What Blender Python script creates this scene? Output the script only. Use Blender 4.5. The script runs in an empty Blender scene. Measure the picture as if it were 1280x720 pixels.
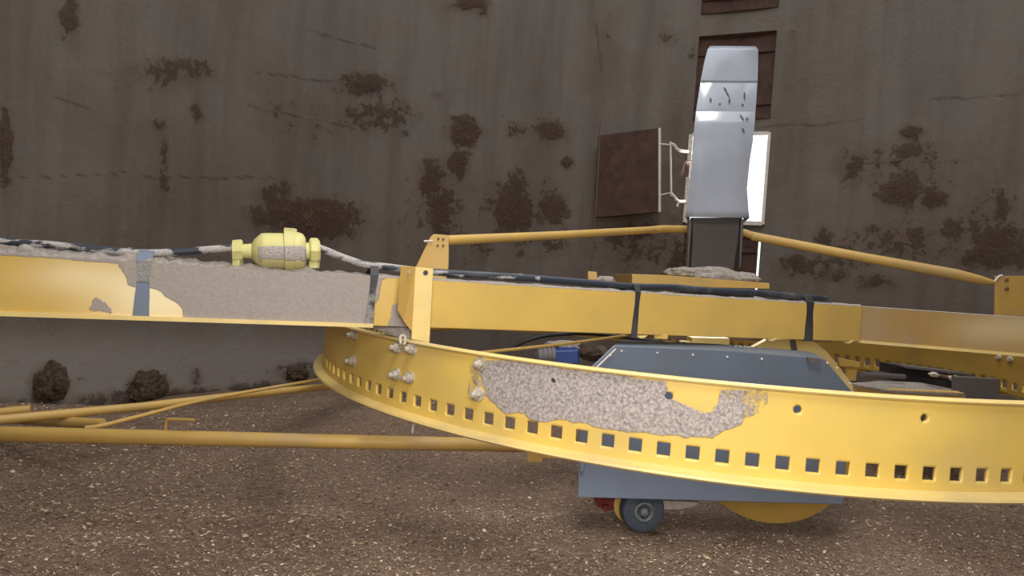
import bpy, math, random
import numpy as np
from mathutils import Vector, Matrix, noise
random.seed(7)
C = bpy.context.scene.collection
CZ = 0.76                      # eye height above the silage
F = 760.7; PIT = 0.0201; ROL = 0.0669
cp, sp = math.cos(PIT), math.sin(PIT); cr, sr = math.cos(ROL), math.sin(ROL)
RC = (0.746, 2.706); RR = 1.5  # drive ring centre and radius
WR = 3.05                      # silo radius (same centre)

# ------------------------------------------------------------------ measuring helpers
def ray(px, py):
    X = (px-640)/F; Y = (py-360)/F
    X, Y = X*cr+Y*sr, -X*sr+Y*cr
    return Vector((X, cp-Y*sp, -sp-Y*cp))
def P(px, py, d):
    v = ray(px, py); v = v*(d/v.y); return Vector((v.x, v.y, v.z+CZ))
def PZ(px, z, d):              # point seen at column px, height z (world), depth d
    a, b = 0.0, 720.0
    for _ in range(40):
        m = (a+b)/2
        if P(px, m, d).z > z: a = m
        else: b = m
    return P(px, a, d)
def PF(px, py, z):             # on the horizontal plane z
    v = ray(px, py); t = (z-CZ)/v.z; return Vector((v.x*t, v.y*t, z))
def cyl(px, py, R, far):
    v = ray(px, py); a = v.x**2+v.y**2; b = v.x*RC[0]+v.y*RC[1]; c = RC[0]**2+RC[1]**2-R*R
    D = max(b*b-a*c, 0); t = (b+(math.sqrt(D) if far else -math.sqrt(D)))/a
    p = v*t; return Vector((p.x, p.y, p.z+CZ))
def ang(p): return math.atan2(p.y-RC[1], p.x-RC[0])
def cp_(R, th, z): return Vector((RC[0]+R*math.cos(th), RC[1]+R*math.sin(th), z))
def proj(p):
    x, y, z = p[0], p[1], p[2]-CZ
    yc = y*cp-z*sp; zc = z*cp+y*sp
    if yc < .05: return (-999, -999)
    X = x/yc; Y = -zc/yc
    return (640+F*(X*cr-Y*sr), 360+F*(X*sr+Y*cr))
def inpoly(x, y, poly):
    r = False; n = len(poly)
    for i in range(n):
        x1, y1 = poly[i]; x2, y2 = poly[(i+1) % n]
        if (y1 > y) != (y2 > y) and x < (x2-x1)*(y-y1)/(y2-y1)+x1: r = not r
    return r
def ss(a, b, x):
    t = min(1, max(0, (x-a)/(b-a))); return t*t*(3-2*t)
def fb(x, y, z=0, o=4): return noise.fractal(Vector((x, y, z)), 1.0, 2.0, o)

# ------------------------------------------------------------------ materials
def lin(c):
    return tuple((v/255/12.92 if v/255 <= .04045 else ((v/255+.055)/1.055)**2.4) for v in c)+(1,)
def new_mat(name):
    m = bpy.data.materials.new(name); m.use_nodes = True
    nt = m.node_tree; b = nt.nodes['Principled BSDF']; return m, nt, b
def N(nt, t, **kw):
    n = nt.nodes.new(t)
    for k, v in kw.items():
        if k in n.inputs.keys(): n.inputs[k].default_value = v
        else: setattr(n, k, v)
    return n
def mixc(nt, f, a, b):
    n = nt.nodes.new('ShaderNodeMix'); n.data_type = 'RGBA'
    for i, v in ((0, f), (6, a), (7, b)):
        if isinstance(v, bpy.types.NodeSocket): nt.links.new(v, n.inputs[i])
        else: n.inputs[i].default_value = v
    return n.outputs[2]
def math_(nt, op, a, b=0.0, clamp=False):
    n = nt.nodes.new('ShaderNodeMath'); n.operation = op; n.use_clamp = clamp
    for i, v in ((0, a), (1, b)):
        if isinstance(v, bpy.types.NodeSocket): nt.links.new(v, n.inputs[i])
        else: n.inputs[i].default_value = v
    return n.outputs[0]
def tex(nt, scale, detail=4, rough=.6, vec=None, kind='N'):
    if kind == 'V': n = N(nt, 'ShaderNodeTexVoronoi', Scale=scale)
    else: n = N(nt, 'ShaderNodeTexNoise', Scale=scale, Detail=detail, Roughness=rough)
    if vec is None:
        vec = nt.nodes.new('ShaderNodeTexCoord').outputs['Object']
    nt.links.new(vec, n.inputs['Vector']); return n.outputs[0]
def ramp(nt, f, stops):
    n = nt.nodes.new('ShaderNodeValToRGB'); e = n.color_ramp.elements
    while len(e) < len(stops): e.new(.5)
    for i, (p, c) in enumerate(stops): e[i].position = p; e[i].color = c
    nt.links.new(f, n.inputs[0]); return n.outputs[0]
def maprange(nt, v, a, b, c=0.0, d=1.0):
    n = nt.nodes.new('ShaderNodeMapRange'); nt.links.new(v, n.inputs[0])
    for i, x in enumerate((a, b, c, d)): n.inputs[i+1].default_value = x
    return n.outputs[0]
def scaled(nt, s):
    tc = nt.nodes.new('ShaderNodeTexCoord').outputs['Object']
    m = N(nt, 'ShaderNodeMapping', Scale=s); nt.links.new(tc, m.inputs['Vector']); return m.outputs[0]

def painted(name, col, dust=(150, 140, 130), rough=.38, speck=.25, grain=(.55, 1.25), gs=260, metallic=0):
    """sheet paint with a 'dust' vertex mask of caked dust and a faint all-over haze"""
    m, nt, b = new_mat(name)
    at = N(nt, 'ShaderNodeAttribute', attribute_name='dust').outputs['Fac']
    n1 = tex(nt, 26, 8, .7); n2 = tex(nt, gs, 3, .7); n3 = tex(nt, 5, 3, .5)
    v = math_(nt, 'ADD', at, math_(nt, 'MULTIPLY', math_(nt, 'SUBTRACT', n1, .5), .7))
    mask = maprange(nt, v, .47, .56)
    haze = maprange(nt, math_(nt, 'ADD', n3, math_(nt, 'MULTIPLY', n1, .5)), .72, 1.0, 0, speck)
    g = maprange(nt, n2, .3, .7, grain[0], grain[1])
    dn = N(nt, 'ShaderNodeCombineColor'); 
    for i in range(3): nt.links.new(g, dn.inputs[i])
    mul = nt.nodes.new('ShaderNodeMix'); mul.data_type = 'RGBA'; mul.blend_type = 'MULTIPLY'
    mul.inputs[0].default_value = 1; mul.inputs[6].default_value = lin(dust); nt.links.new(dn.outputs[0], mul.inputs[7])
    c0 = lin(col); c1 = tuple(v*.86 for v in c0[:3])+(1,)
    base = mixc(nt, maprange(nt, n3, .35, .65), c0, c1)
    base = mixc(nt, haze, base, lin(dust))
    fm = N(nt, 'ShaderNodeAttribute', attribute_name='film_sheen').outputs['Fac']
    base = mixc(nt, fm, base, lin((250, 232, 186)))  # cream tint: dusty film with painted sheen
    base = mixc(nt, mask, base, mul.outputs[2])
    nt.links.new(base, b.inputs['Base Color'])
    r = mixc(nt, mask, (rough,)*3+(1,), (.95,)*3+(1,))
    nt.links.new(r, b.inputs['Roughness'])
    b.inputs['Metallic'].default_value = metallic
    bp = N(nt, 'ShaderNodeBump', Strength=.6, Distance=.004)
    h = math_(nt, 'MULTIPLY', mask, math_(nt, 'ADD', math_(nt, 'MULTIPLY', n2, .6), .6))
    nt.links.new(h, bp.inputs['Height']); nt.links.new(bp.outputs[0], b.inputs['Normal'])
    return m
def rough_mat(name, c1, c2, scale=20, bump=.5, rough=.95, dist=.02, detail=8):
    m, nt, b = new_mat(name); n = tex(nt, scale, detail, .7)
    nt.links.new(ramp(nt, n, [(.32, lin(c1)), (.68, lin(c2))]), b.inputs['Base Color'])
    b.inputs['Roughness'].default_value = rough
    bp = N(nt, 'ShaderNodeBump', Strength=bump, Distance=dist); nt.links.new(n, bp.inputs['Height'])
    nt.links.new(bp.outputs[0], b.inputs['Normal']); return m

M = {}
M['ring'] = painted('ring_yellow', (232, 197, 100), (180, 169, 162), .42, .15, (.4, 1.3), 150)
M['beam'] = painted('beam_yellow', (214, 178, 94), (160, 150, 142), .3, .12, (.88, 1.08), 120)
M['pipe'] = painted('pipe_yellow', (200, 162, 86), (168, 152, 128), .5, .4)
M['plug'] = painted('plug_yellow', (206, 198, 128), (176, 168, 160), .5, .3)
M['galv'] = painted('galvanised', (146, 160, 182), (150, 150, 150), .42, .2, metallic=.15)
M['ringin'] = painted('ring_in_shade', (164, 130, 54), (120, 104, 84), .55, .3)  # ring yellow darkened, shade on the inner face put into the colour
M['hood'] = painted('galvanised_dull', (116, 128, 144), (140, 138, 136), .4, .25, metallic=.3)
M['beamr'] = painted('beam_shaded', (166, 134, 80), (170, 160, 148), .28, .3)  # beam yellow darkened, shade past the bend put into the colour
M['chute'] = painted('chute_plastic', (162, 167, 178), (60, 56, 56), .16, .04, (.6, 1.1), 60)
M['duct'] = painted('duct_dark', (74, 66, 62), (110, 102, 96), .6, .2)
M['cable'] = painted('cable_rubber', (44, 50, 60), (176, 170, 166), .5, .25)
M['strap'] = painted('strap_rubber', (52, 50, 52), (150, 145, 140), .6, .15)
M['straplt'] = painted('strap_dusty', (112, 122, 140), (150, 145, 140), .5, .15)
M['dust'] = rough_mat('dust_grey', (128, 118, 110), (178, 168, 158), 60, .8, .95, .008)
M['rust'] = rough_mat('door_rust', (62, 42, 36), (92, 66, 56), 9, .5, .9, .01)
M['rustframe'] = rough_mat('frame_rust', (92, 66, 54), (130, 104, 90), 12, .4, .85, .01)
M['steel'] = rough_mat('pale_steel', (196, 186, 176), (232, 222, 212), 40, .3, .6, .002)
M['bolt'] = rough_mat('dusty_bolt', (140, 128, 110), (214, 204, 190), 60, .6, .8, .004)
M['tyre'] = painted('tyre', (70, 80, 94), (110, 110, 110), .6, .3)
M['hub'] = rough_mat('hub_grey', (84, 88, 92), (132, 136, 138), 40, .4, .6, .003)
M['red'] = rough_mat('red_paint', (96, 30, 28), (150, 60, 52), 30, .4, .6, .004)
M['blue'] = painted('motor_blue', (24, 62, 132), (120, 110, 104), .4, .3)
M['greyp'] = painted('grey_panel', (98, 92, 92), (130, 120, 112), .5, .25)
M['black'] = painted('black_part', (34, 34, 38), (110, 98, 90), .5, .3)
M['disc'] = painted('disc_yellow', (240, 200, 104), (160, 140, 110), .45, .35)
M['tie'] = rough_mat('white_tie', (190, 186, 176), (225, 222, 214), 30, .2, .5, .002)
M['clump'] = rough_mat('silage_clump', (58, 44, 34), (122, 102, 82), 42, 1, .95, .03)

def wall_mat():
    m, nt, b = new_mat('silo_wall')
    at = N(nt, 'ShaderNodeAttribute', attribute_name='dust').outputs['Fac']
    st = N(nt, 'ShaderNodeAttribute', attribute_name='line').outputs['Fac']
    n1 = tex(nt, 1.1, 6, .55); n2 = tex(nt, 11, 9, .74); n3 = tex(nt, 55, 5, .7)
    ns = tex(nt, 1, 6, .6, vec=scaled(nt, (5, 5, .5)))
    col = ramp(nt, n1, [(.3, lin((100, 86, 76))), (.5, lin((112, 102, 92))), (.68, lin((108, 101, 95)))])
    col = mixc(nt, maprange(nt, ns, .42, .7, 0, .65), col, lin((86, 72, 62)))
    col = mixc(nt, maprange(nt, n3, .55, .8, 0, .35), col, lin((126, 112, 98)))
    v = math_(nt, 'ADD', at, math_(nt, 'MULTIPLY', math_(nt, 'SUBTRACT', n2, .5), 2.6))
    halo = maprange(nt, math_(nt, 'ADD', at, math_(nt, 'MULTIPLY', math_(nt, 'SUBTRACT', n2, .5), .9)), .05, .8, 0, .8)
    mask = maprange(nt, v, .45, 1.05, 0, .85)
    pl = N(nt, 'ShaderNodeAttribute', attribute_name='pale').outputs['Fac']  # light on the lower left wall, painted as a paler tone
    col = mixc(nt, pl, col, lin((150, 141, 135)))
    col = mixc(nt, halo, col, lin((88, 62, 46)))
    dc = ramp(nt, n3, [(.34, lin((70, 47, 34))), (.55, lin((104, 76, 56))), (.7, lin((150, 120, 94)))])
    col = mixc(nt, mask, col, dc)
    lm = maprange(nt, math_(nt, 'ADD', st, math_(nt, 'MULTIPLY', math_(nt, 'SUBTRACT', n2, .5), 1.2)), .45, .8, 0, .7)
    col = mixc(nt, lm, col, lin((66, 54, 47)))
    nt.links.new(col, b.inputs['Base Color']); b.inputs['Roughness'].default_value = .7
    h = math_(nt, 'ADD', math_(nt, 'MULTIPLY', mask, math_(nt, 'ADD', n3, .5)), math_(nt, 'MULTIPLY', n2, .45))
    bp = N(nt, 'ShaderNodeBump', Strength=.8, Distance=.035)
    nt.links.new(h, bp.inputs['Height']); nt.links.new(bp.outputs[0], b.inputs['Normal'])
    return m
M['wall'] = wall_mat()
def silage_mat():
    m, nt, b = new_mat('silage')
    n0 = tex(nt, 2.2, 4, .5); n1 = tex(nt, 42, 6, .75, vec=scaled(nt, (1, 1.5, 1)))
    n2 = tex(nt, 150, 4, .75, vec=scaled(nt, (1, 1.4, 1)))
    f = math_(nt, 'ADD', math_(nt, 'MULTIPLY', n1, .5), math_(nt, 'MULTIPLY', n2, .5))
    col = ramp(nt, f, [(.36, lin((80, 60, 46))), (.45, lin((130, 104, 84))), (.54, lin((158, 130, 108))), (.64, lin((196, 174, 150)))])
    col = mixc(nt, maprange(nt, n0, .4, .65, 0, .35), col, lin((92, 66, 48)))
    nt.links.new(col, b.inputs['Base Color']); b.inputs['Roughness'].default_value = .95
    bp = N(nt, 'ShaderNodeBump', Strength=1, Distance=.02); nt.links.new(f, bp.inputs['Height'])
    nt.links.new(bp.outputs[0], b.inputs['Normal']); return m
M['silage'] = silage_mat()
def flake_mat():
    m, nt, b = new_mat('silage_flakes')
    at = N(nt, 'ShaderNodeAttribute', attribute_name='dust').outputs['Fac']
    nt.links.new(ramp(nt, at, [(0, lin((62, 44, 34))), (.4, lin((124, 100, 80))), (.8, lin((176, 150, 122))), (1, lin((222, 200, 168)))]), b.inputs['Base Color'])
    b.inputs['Roughness'].default_value = .8; return m
M['flake'] = flake_mat()

# ------------------------------------------------------------------ mesh builder
class MB:
    def __init__(s): s.v = []; s.f = []
    def add(s, vs, fs):
        o = len(s.v); s.v += [tuple(v) for v in vs]; s.f += [tuple(o+i for i in f) for f in fs]; return s
    def prism(s, pts, ext):    # polygon pts (Vectors) extruded by ext
        n = len(pts); e = Vector(ext); vs = [Vector(p) for p in pts]+[Vector(p)+e for p in pts]
        fs = [tuple(range(n))[::-1], tuple(range(n, 2*n))]+[(i, (i+1) % n, n+(i+1) % n, n+i) for i in range(n)]
        return s.add(vs, fs)
    def hexa(s, v8):
        return s.add(v8, [(3, 2, 1, 0), (4, 5, 6, 7), (0, 1, 5, 4), (1, 2, 6, 5), (2, 3, 7, 6), (3, 0, 4, 7)])
    def box(s, c, h, ax=None):
        c = Vector(c); X, Y, Z = ax or (Vector((1, 0, 0)), Vector((0, 1, 0)), Vector((0, 0, 1)))
        g = lambda a, b_, d: c+X*h[0]*a+Y*h[1]*b_+Z*h[2]*d
        return s.hexa([g(-1, -1, -1), g(1, -1, -1), g(1, 1, -1), g(-1, 1, -1), g(-1, -1, 1), g(1, -1, 1), g(1, 1, 1), g(-1, 1, 1)])
    def tube(s, pts, r, n=12, caps=True, sub=1, flat=None):
        pts = [Vector(p) for p in pts]
        rs = r if isinstance(r, (list, tuple)) else [r]*len(pts)
        if sub > 1 and len(pts) > 2:
            q = []; qr = []
            for i in range(len(pts)-1):
                p0 = pts[max(i-1, 0)]; p1 = pts[i]; p2 = pts[i+1]; p3 = pts[min(i+2, len(pts)-1)]
                for k in range(sub):
                    t = k/sub
                    q.append(.5*((2*p1)+(p2-p0)*t+(2*p0-5*p1+4*p2-p3)*t*t+(3*p1-p0-3*p2+p3)*t**3)); qr.append(rs[i]*(1-t)+rs[i+1]*t)
            q.append(pts[-1]); qr.append(rs[-1]); pts, rs = q, qr
        vs = []; m = len(pts); up = None
        for i, p in enumerate(pts):
            t = (pts[min(i+1, m-1)]-pts[max(i-1, 0)]).normalized()
            if up is None:
                up = Vector((0, 0, 1)) if abs(t.z) < .9 else Vector((0, 1, 0))
            a = t.cross(up).normalized(); b = a.cross(t).normalized(); up = b
            fl = flat[i] if flat and sub == 1 else 1
            for k in range(n):
                w = 2*math.pi*k/n; vs.append(p+a*math.cos(w)*rs[i]*(1 if fl == 1 else fl)+b*math.sin(w)*rs[i]*(1 if fl == 1 else 1/fl))
        fs = [(i*n+k, i*n+(k+1) % n, (i+1)*n+(k+1) % n, (i+1)*n+k) for i in range(m-1) for k in range(n)]
        if caps: fs += [tuple(range(n))[::-1], tuple((m-1)*n+k for k in range(n))]
        return s.add(vs, fs)
    def lathe(s, o, ax, prof, n=28):   # prof: (dist along axis, radius)
        o = Vector(o); ax = Vector(ax).normalized()
        a = ax.cross(Vector((0, 0, 1))) if abs(ax.z) < .9 else ax.cross(Vector((1, 0, 0)))
        a.normalize(); b = ax.cross(a)
        vs = [o+ax*d+(a*math.cos(2*math.pi*k/n)+b*math.sin(2*math.pi*k/n))*r for d, r in prof for k in range(n)]
        m = len(prof)
        fs = [(i*n+k, i*n+(k+1) % n, (i+1)*n+(k+1) % n, (i+1)*n+k) for i in range(m-1) for k in range(n)]
        fs += [tuple(range(n))[::-1], tuple((m-1)*n+k for k in range(n))]
        return s.add(vs, fs)
    def build(s, name, mat, parent=None, smooth=False, bevel=0, dust=None, solid=0, label=None):
        me = bpy.data.meshes.new(name); me.from_pydata(s.v, [], s.f); me.update()
        import bmesh
        bm = bmesh.new(); bm.from_mesh(me); bmesh.ops.recalc_face_normals(bm, faces=bm.faces); bm.to_mesh(me); bm.free()
        if dust is not None:
            at = me.attributes.new('dust', 'FLOAT', 'POINT'); at.data.foreach_set('value', [float(dust(v.co)) for v in me.vertices])
        o = bpy.data.objects.new(name, me); C.objects.link(o); me.materials.append(mat)
        if parent: 
            o.parent = parent; o.matrix_parent_inverse.identity()
            off = parent.location
            me.transform(__import__('mathutils').Matrix.Translation(-off))
        if smooth:
            me.polygons.foreach_set('use_smooth', [True]*len(me.polygons))
            try: me.set_sharp_from_angle(angle=math.radians(38))
            except Exception: pass
        if solid:
            md = o.modifiers.new('solid', 'SOLIDIFY'); md.thickness = abs(solid); md.offset = -1 if solid > 0 else 1
        if bevel:
            md = o.modifiers.new('bev', 'BEVEL'); md.width = bevel; md.segments = 2; md.limit_method = 'ANGLE'; md.angle_limit = math.radians(40)
        if label: o['label'] = label
        return o
def thing(name, label, cat, loc, group=None):
    o = bpy.data.objects.new(name, None); C.objects.link(o); o.empty_display_size = .05
    o.location = loc; return tag(o, label, cat, group)
def tag(o, label, cat, group=None, kind=None):
    o['label'] = label; o['category'] = cat
    if group: o['group'] = group
    if kind: o['kind'] = kind
    return o
def solo(mb, name, mat, label, cat, group=None, kind=None, **k):
    # a one-mesh thing whose origin sits at its own base
    vs = np.array(mb.v); o0 = Vector(((vs[:, 0].min()+vs[:, 0].max())/2, (vs[:, 1].min()+vs[:, 1].max())/2, vs[:, 2].min()))
    o = mb.build(name, mat, **k)
    o.data.transform(__import__('mathutils').Matrix.Translation(-o0)); o.location = o0
    return tag(o, label, cat, group, kind)

# ------------------------------------------------------------------ SETTING: silo wall with hatch column
phL, phR = ang(cyl(861, 225, WR, True)), ang(cyl(957, 225, WR, True))   # opening sides (phL > phR)
def wz(px, py): return cyl(px, py, WR, True).z
hz = [(wz(908, 277), wz(912, 171)), (wz(902, 392), wz(905, 291)), (wz(920, 150), wz(924, 43)), (wz(930, 14), wz(932, -92))]
TOPZ = CZ+5.0
patches = [ # px, py, rx, ry, strength on the photograph, mapped onto the wall
 (85,20,14,30,.75),(215,88,50,18,.6),(95,55,10,10,.3),(200,155,8,8,.6),(205,215,6,60,.5),(245,138,10,14,.5),(455,105,38,16,.75),(470,145,50,22,.55),
 (380,268,65,22,1.0),(345,245,25,22,.6),(400,285,48,18,.8),(580,165,20,20,.95),(572,205,16,22,.75),(540,225,18,30,.7),(550,265,20,35,.75),
 (645,160,14,10,.6),(688,165,22,16,.7),(645,225,14,16,.6),(640,262,28,35,.85),(690,262,22,24,.75),(710,203,9,8,.75),(690,300,28,20,.5),(600,308,20,18,.4),
 (585,5,26,9,.85),(600,14,8,8,.6),(835,45,12,12,.45),(870,60,10,30,.3),(1065,210,20,22,.6),(1140,165,18,10,.8),(1140,190,28,20,.55),(1125,240,30,22,.8),(1168,245,20,14,.8),
 (1105,185,30,14,.35),(1090,285,14,8,.6),(1030,295,14,14,.6),(1190,285,20,16,.55),(1250,255,10,24,.7),(1255,300,40,24,.8),(1245,320,50,16,.85),(1195,300,30,14,.45),(1110,300,22,18,.5),
 (1000,330,30,14,.6),(1040,340,40,14,.5),(1090,350,30,12,.55),(800,305,60,34,.5),(845,325,22,26,.6),(1130,215,60,40,.4),(1150,300,90,26,.45),(1050,315,60,22,.4),(1240,280,40,50,.45),(560,270,60,60,.3),(660,275,60,50,.3),(400,150,90,30,.25),(215,95,60,25,.3),(760,40,6,25,.3),(4,185,9,45,.95),(0,170,8,22,.8),(415,455,18,10,.6),(235,500,120,14,.9),(150,500,60,8,.6),
 (335,495,60,16,1.0),(20,505,30,8,.5),(245,470,8,14,.5),(60,478,22,22,.8),(186,484,26,18,.8),(372,465,30,14,.5),(505,165,8,6,.5),(125,90,14,5,.25),(545,118,8,6,.5),(990,42,8,6,.35)]
lines = [((320,90),(480,112)),((310,132),(440,160)),((385,37),(470,62)),((170,222),(350,222)),((50,110),(120,142)),((0,225),(160,215)),((1160,125),(1279,118)),((1080,205),(1230,200)),((880,165),(1080,150)),((745,30),(752,90)),((1180,350),(1270,318))]
def seg(x, y, a, b):
    ax, ay = a; bx, by = b; dx, dy = bx-ax, by-ay; t = max(0, min(1, ((x-ax)*dx+(y-ay)*dy)/(dx*dx+dy*dy)))
    return math.hypot(x-ax-t*dx, y-ay-t*dy)
def build_wall():
    vis0, vis1 = ang(cyl(1330, 300, WR, True)), ang(cyl(-60, 300, WR, True)) % (2*math.pi)
    A = sorted(set(np.round(np.concatenate([np.arange(vis0, vis1, .0075), np.linspace(vis1, vis0+2*math.pi, 90), [phL, phR]]), 5)))
    zs = sorted(set(np.round(np.concatenate([np.arange(-.3, CZ+3.1, .022), np.linspace(CZ+3.1, TOPZ, 10), [z for h in hz for z in h]]), 5)))
    v = []; f = []; ds = []; ls = []; ps = []
    for a in A:
        for z in zs:
            p = cp_(WR, a, z); x, y = proj(p)
            d = 0; l = 0
            if -60 < x < 1340 and -60 < y < 560:
                for (cx, cy, rx, ry, s) in patches:
                    q = math.hypot((x-cx)/rx, (y-cy)/ry)
                    if q < 1.8: d = max(d, s*(1-ss(.2, 1.7, q)))
                for i, (a_, b_) in enumerate(lines):
                    q = seg(x, y+3*fb(x*.02, i, 0, 2), a_, b_)
                    if q < 4: l = max(l, 1-q/4)
            w = .006*fb(a*6, z*1.5, 3, 3)
            v.append(cp_(WR+w-.012*d, a, z)); ds.append(d); ls.append(l); ps.append(.85*ss(390, 450, y)*ss(620, 380, x)*(1-.5*ss(480, 505, y)) if -80 < x < 1340 and y > 0 else 0)  # last mask: painted light on the lower left wall
    nz = len(zs); na = len(A)
    def hole(am, zm):
        if not (phR < am < phL): return False
        return any(h[0] < zm < h[1] for h in hz)
    for i in range(na):
        i2 = (i+1) % na; a0 = A[i]; a1 = A[i2] if i2 else A[0]+2*math.pi; am = (a0+a1)/2
        for j in range(nz-1):
            if hole(am, (zs[j]+zs[j+1])/2): continue
            f.append((i*nz+j, i*nz+j+1, i2*nz+j+1, i2*nz+j))
    me = bpy.data.meshes.new('wall_round'); me.from_pydata(v, [], f); me.update()
    for n_, d_ in (('dust', ds), ('line', ls), ('pale', ps)):
        at = me.attributes.new(n_, 'FLOAT', 'POINT'); at.data.foreach_set('value', d_)
    me.polygons.foreach_set('use_smooth', [True]*len(me.polygons)); me.materials.append(M['wall'])
    o = bpy.data.objects.new('wall_round', me); C.objects.link(o); o['kind'] = 'structure'
    # outer shell gives the wall its thickness: reveals around every hatch
    for k, (z0, z1) in enumerate(hz):
        mb = MB(); R2 = WR+.15
        c = [(phL, z0), (phR, z0), (phR, z1), (phL, z1)]
        for q in range(4):
            (a, z), (a2, z2) = c[q], c[(q+1) % 4]
            mb.add([cp_(WR-.01, a, z), cp_(WR-.01, a2, z2), cp_(R2, a2, z2), cp_(R2, a, z)], [(0, 1, 2, 3)])
        r = mb.build('trim_%d' % (k+1), M['rustframe']); r['kind'] = 'structure'
    return vis0, vis1
build_wall()
# light leak gap by the lower door: door 2 is narrower than its opening
def door_panel(name, z0, z1, a0, a1, R, label, cat, grp=None):
    am = (a0+a1)/2; zm = (z0+z1)/2
    t = thing(name, label, cat, cp_(R, am, z0), grp)
    mb = MB(); n = 5
    for i in range(n):      # vertical planks as one panel
        b0 = a0+(a1-a0)*(i+.005)/n; b1 = a0+(a1-a0)*(i+.995)/n
        mb.hexa([cp_(R, b0, z0), cp_(R, b1, z0), cp_(R+.03, b1, z0), cp_(R+.03, b0, z0), cp_(R, b0, z1), cp_(R, b1, z1), cp_(R+.03, b1, z1), cp_(R+.03, b0, z1)])
    mb.hexa([cp_(R+.03, a0, z0), cp_(R+.03, a1, z0), cp_(R+.04, a1, z0), cp_(R+.04, a0, z0), cp_(R+.03, a0, z1), cp_(R+.03, a1, z1), cp_(R+.04, a1, z1), cp_(R+.04, a0, z1)])
    mb.build('panel', M['rust'], t)
    for zz in (z0+.16, z1-.16):
        m2 = MB(); m2.hexa([cp_(R-.012, a0, zz-.02), cp_(R-.012, a1, zz-.02), cp_(R, a1, zz-.02), cp_(R, a0, zz-.02), cp_(R-.012, a0, zz+.02), cp_(R-.012, a1, zz+.02), cp_(R, a1, zz+.02), cp_(R, a0, zz+.02)])
        m2.build('cross_bar', M['rust'], t)
    return t
e = .004
door_panel('hatch_door', hz[2][0]-.01, hz[2][1]+.01, phL+e, phR-e, WR+.03, 'closed rust-brown silo hatch door in the wall directly behind top of grey chute', 'hatch door')
door_panel('hatch_door', hz[3][0]-.01, hz[3][1]+.01, phL+e, phR-e, WR+.03, 'closed rust-brown silo hatch door cut off by the upper picture edge', 'hatch door')
door_panel('hatch_door', hz[1][0]-.02, hz[1][1]+.01, phL+e, phR+.0085, WR+.03, 'closed rust-brown silo hatch door with a bright slit of daylight at its right edge', 'hatch door')
# frame round the open hatch, daylight on it put into the pale colour
fr = thing('hatch_frame', 'bright daylit frame around the open daylight hatch behind grey chute', 'hatch frame', cp_(WR-.02, (phL+phR)/2, hz[0][0]))
z0, z1 = hz[0]
for (a0, a1, b0, b1) in ((phL+.009, phL-.003, z0-.02, z1+.02), (phR+.002, phR-.006, z0-.02, z1+.02)):
    MB().hexa([cp_(WR-.03, a0, b0), cp_(WR-.03, a1, b0), cp_(WR+.03, a1, b0), cp_(WR+.03, a0, b0), cp_(WR-.03, a0, b1), cp_(WR-.03, a1, b1), cp_(WR+.03, a1, b1), cp_(WR+.03, a0, b1)]).build('side_post', M['steel'], fr)
for (b0, b1) in ((z0-.03, z0+.005), (z1-.005, z1+.03)):
    MB().hexa([cp_(WR-.03, phL, b0), cp_(WR-.03, phR, b0), cp_(WR+.03, phR, b0), cp_(WR+.03, phL, b0), cp_(WR-.03, phL, b1), cp_(WR-.03, phR, b1), cp_(WR+.03, phR, b1), cp_(WR+.03, phL, b1)]).build('rail', M['steel'], fr)
# open leaf
L = [P(744, 272, 5.62), P(823, 265, 5.5), P(823, 160, 5.5), P(748, 169, 5.62)]
nrm = (L[1]-L[0]).cross(L[3]-L[0]).normalized()
if nrm.y > 0: nrm = -nrm
lf = thing('hatch_door', 'rust-brown hatch door swung open against the wall, left of the daylight opening', 'hatch door', (L[0]+L[1])/2)
MB().prism(L, -nrm*.05).build('panel', M['rust'], lf, bevel=.004)
ed = (L[1]-L[0]).normalized()*.022
MB().prism([L[1], L[1]+ed, L[2]+ed, L[2]], -nrm*.05).build('lit_edge', M['steel'], lf)  # pale strip, daylight on the leaf's edge put into its colour
# hinge wire bracket, coloured pale to stand for the backlight
D5 = 5.5
hb = thing('hinge_bracket', 'pale bent steel rod bracket between open hatch door and daylight opening', 'bracket', P(839, 242, D5))
MB().tube([P(824, 180, D5), P(838, 181, D5)], .008, 8).build('tie_wire', M['steel'], hb, True)
MB().tube([P(824, 244, D5), P(838, 241, D5)], .006, 8).build('tie_wire', M['steel'], hb, True)
MB().tube([P(838, 177, D5), P(838.5, 210, D5), P(839, 245, D5)], .009, 8).build('upright_rod', M['steel'], hb, True)
MB().tube([P(838, 180, D5), P(842, 181, D5), P(846, 186, D5), P(851, 188.5, D5), P(866, 190, D5+.2)], .015, 8, sub=3).build('arm', M['steel'], hb, True)
MB().tube([P(839, 242, D5), P(844, 247, D5), P(848, 251.5, D5), P(862, 251, D5+.2)], .013, 8, sub=3).build('arm', M['steel'], hb, True)
MB().tube([P(848, 251, D5), P(846, 258, D5)], .008, 8).build('peg', M['steel'], hb, True)
solo(MB().tube([P(851, 219, D5), P(854, 206, D5), P(857, 202, D5), P(868, 201, D5+.1)], .011, 8, sub=4).tube([P(860, 207, D5), P(859, 222, D5)], .016, 8), 'door_hook', M['rustframe'], 'small dark bent hook beside the left edge of the daylight opening', 'hook', smooth=True)
solo(MB().tube([P(751, 150, 5.5), P(745.5, 250, 5.5), P(737, 352, 5.5)], .006, 8), 'wall_rod', M['rustframe'], 'thin pale vertical rod on the wall along left edge of open hatch door', 'rod', smooth=True)

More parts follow.
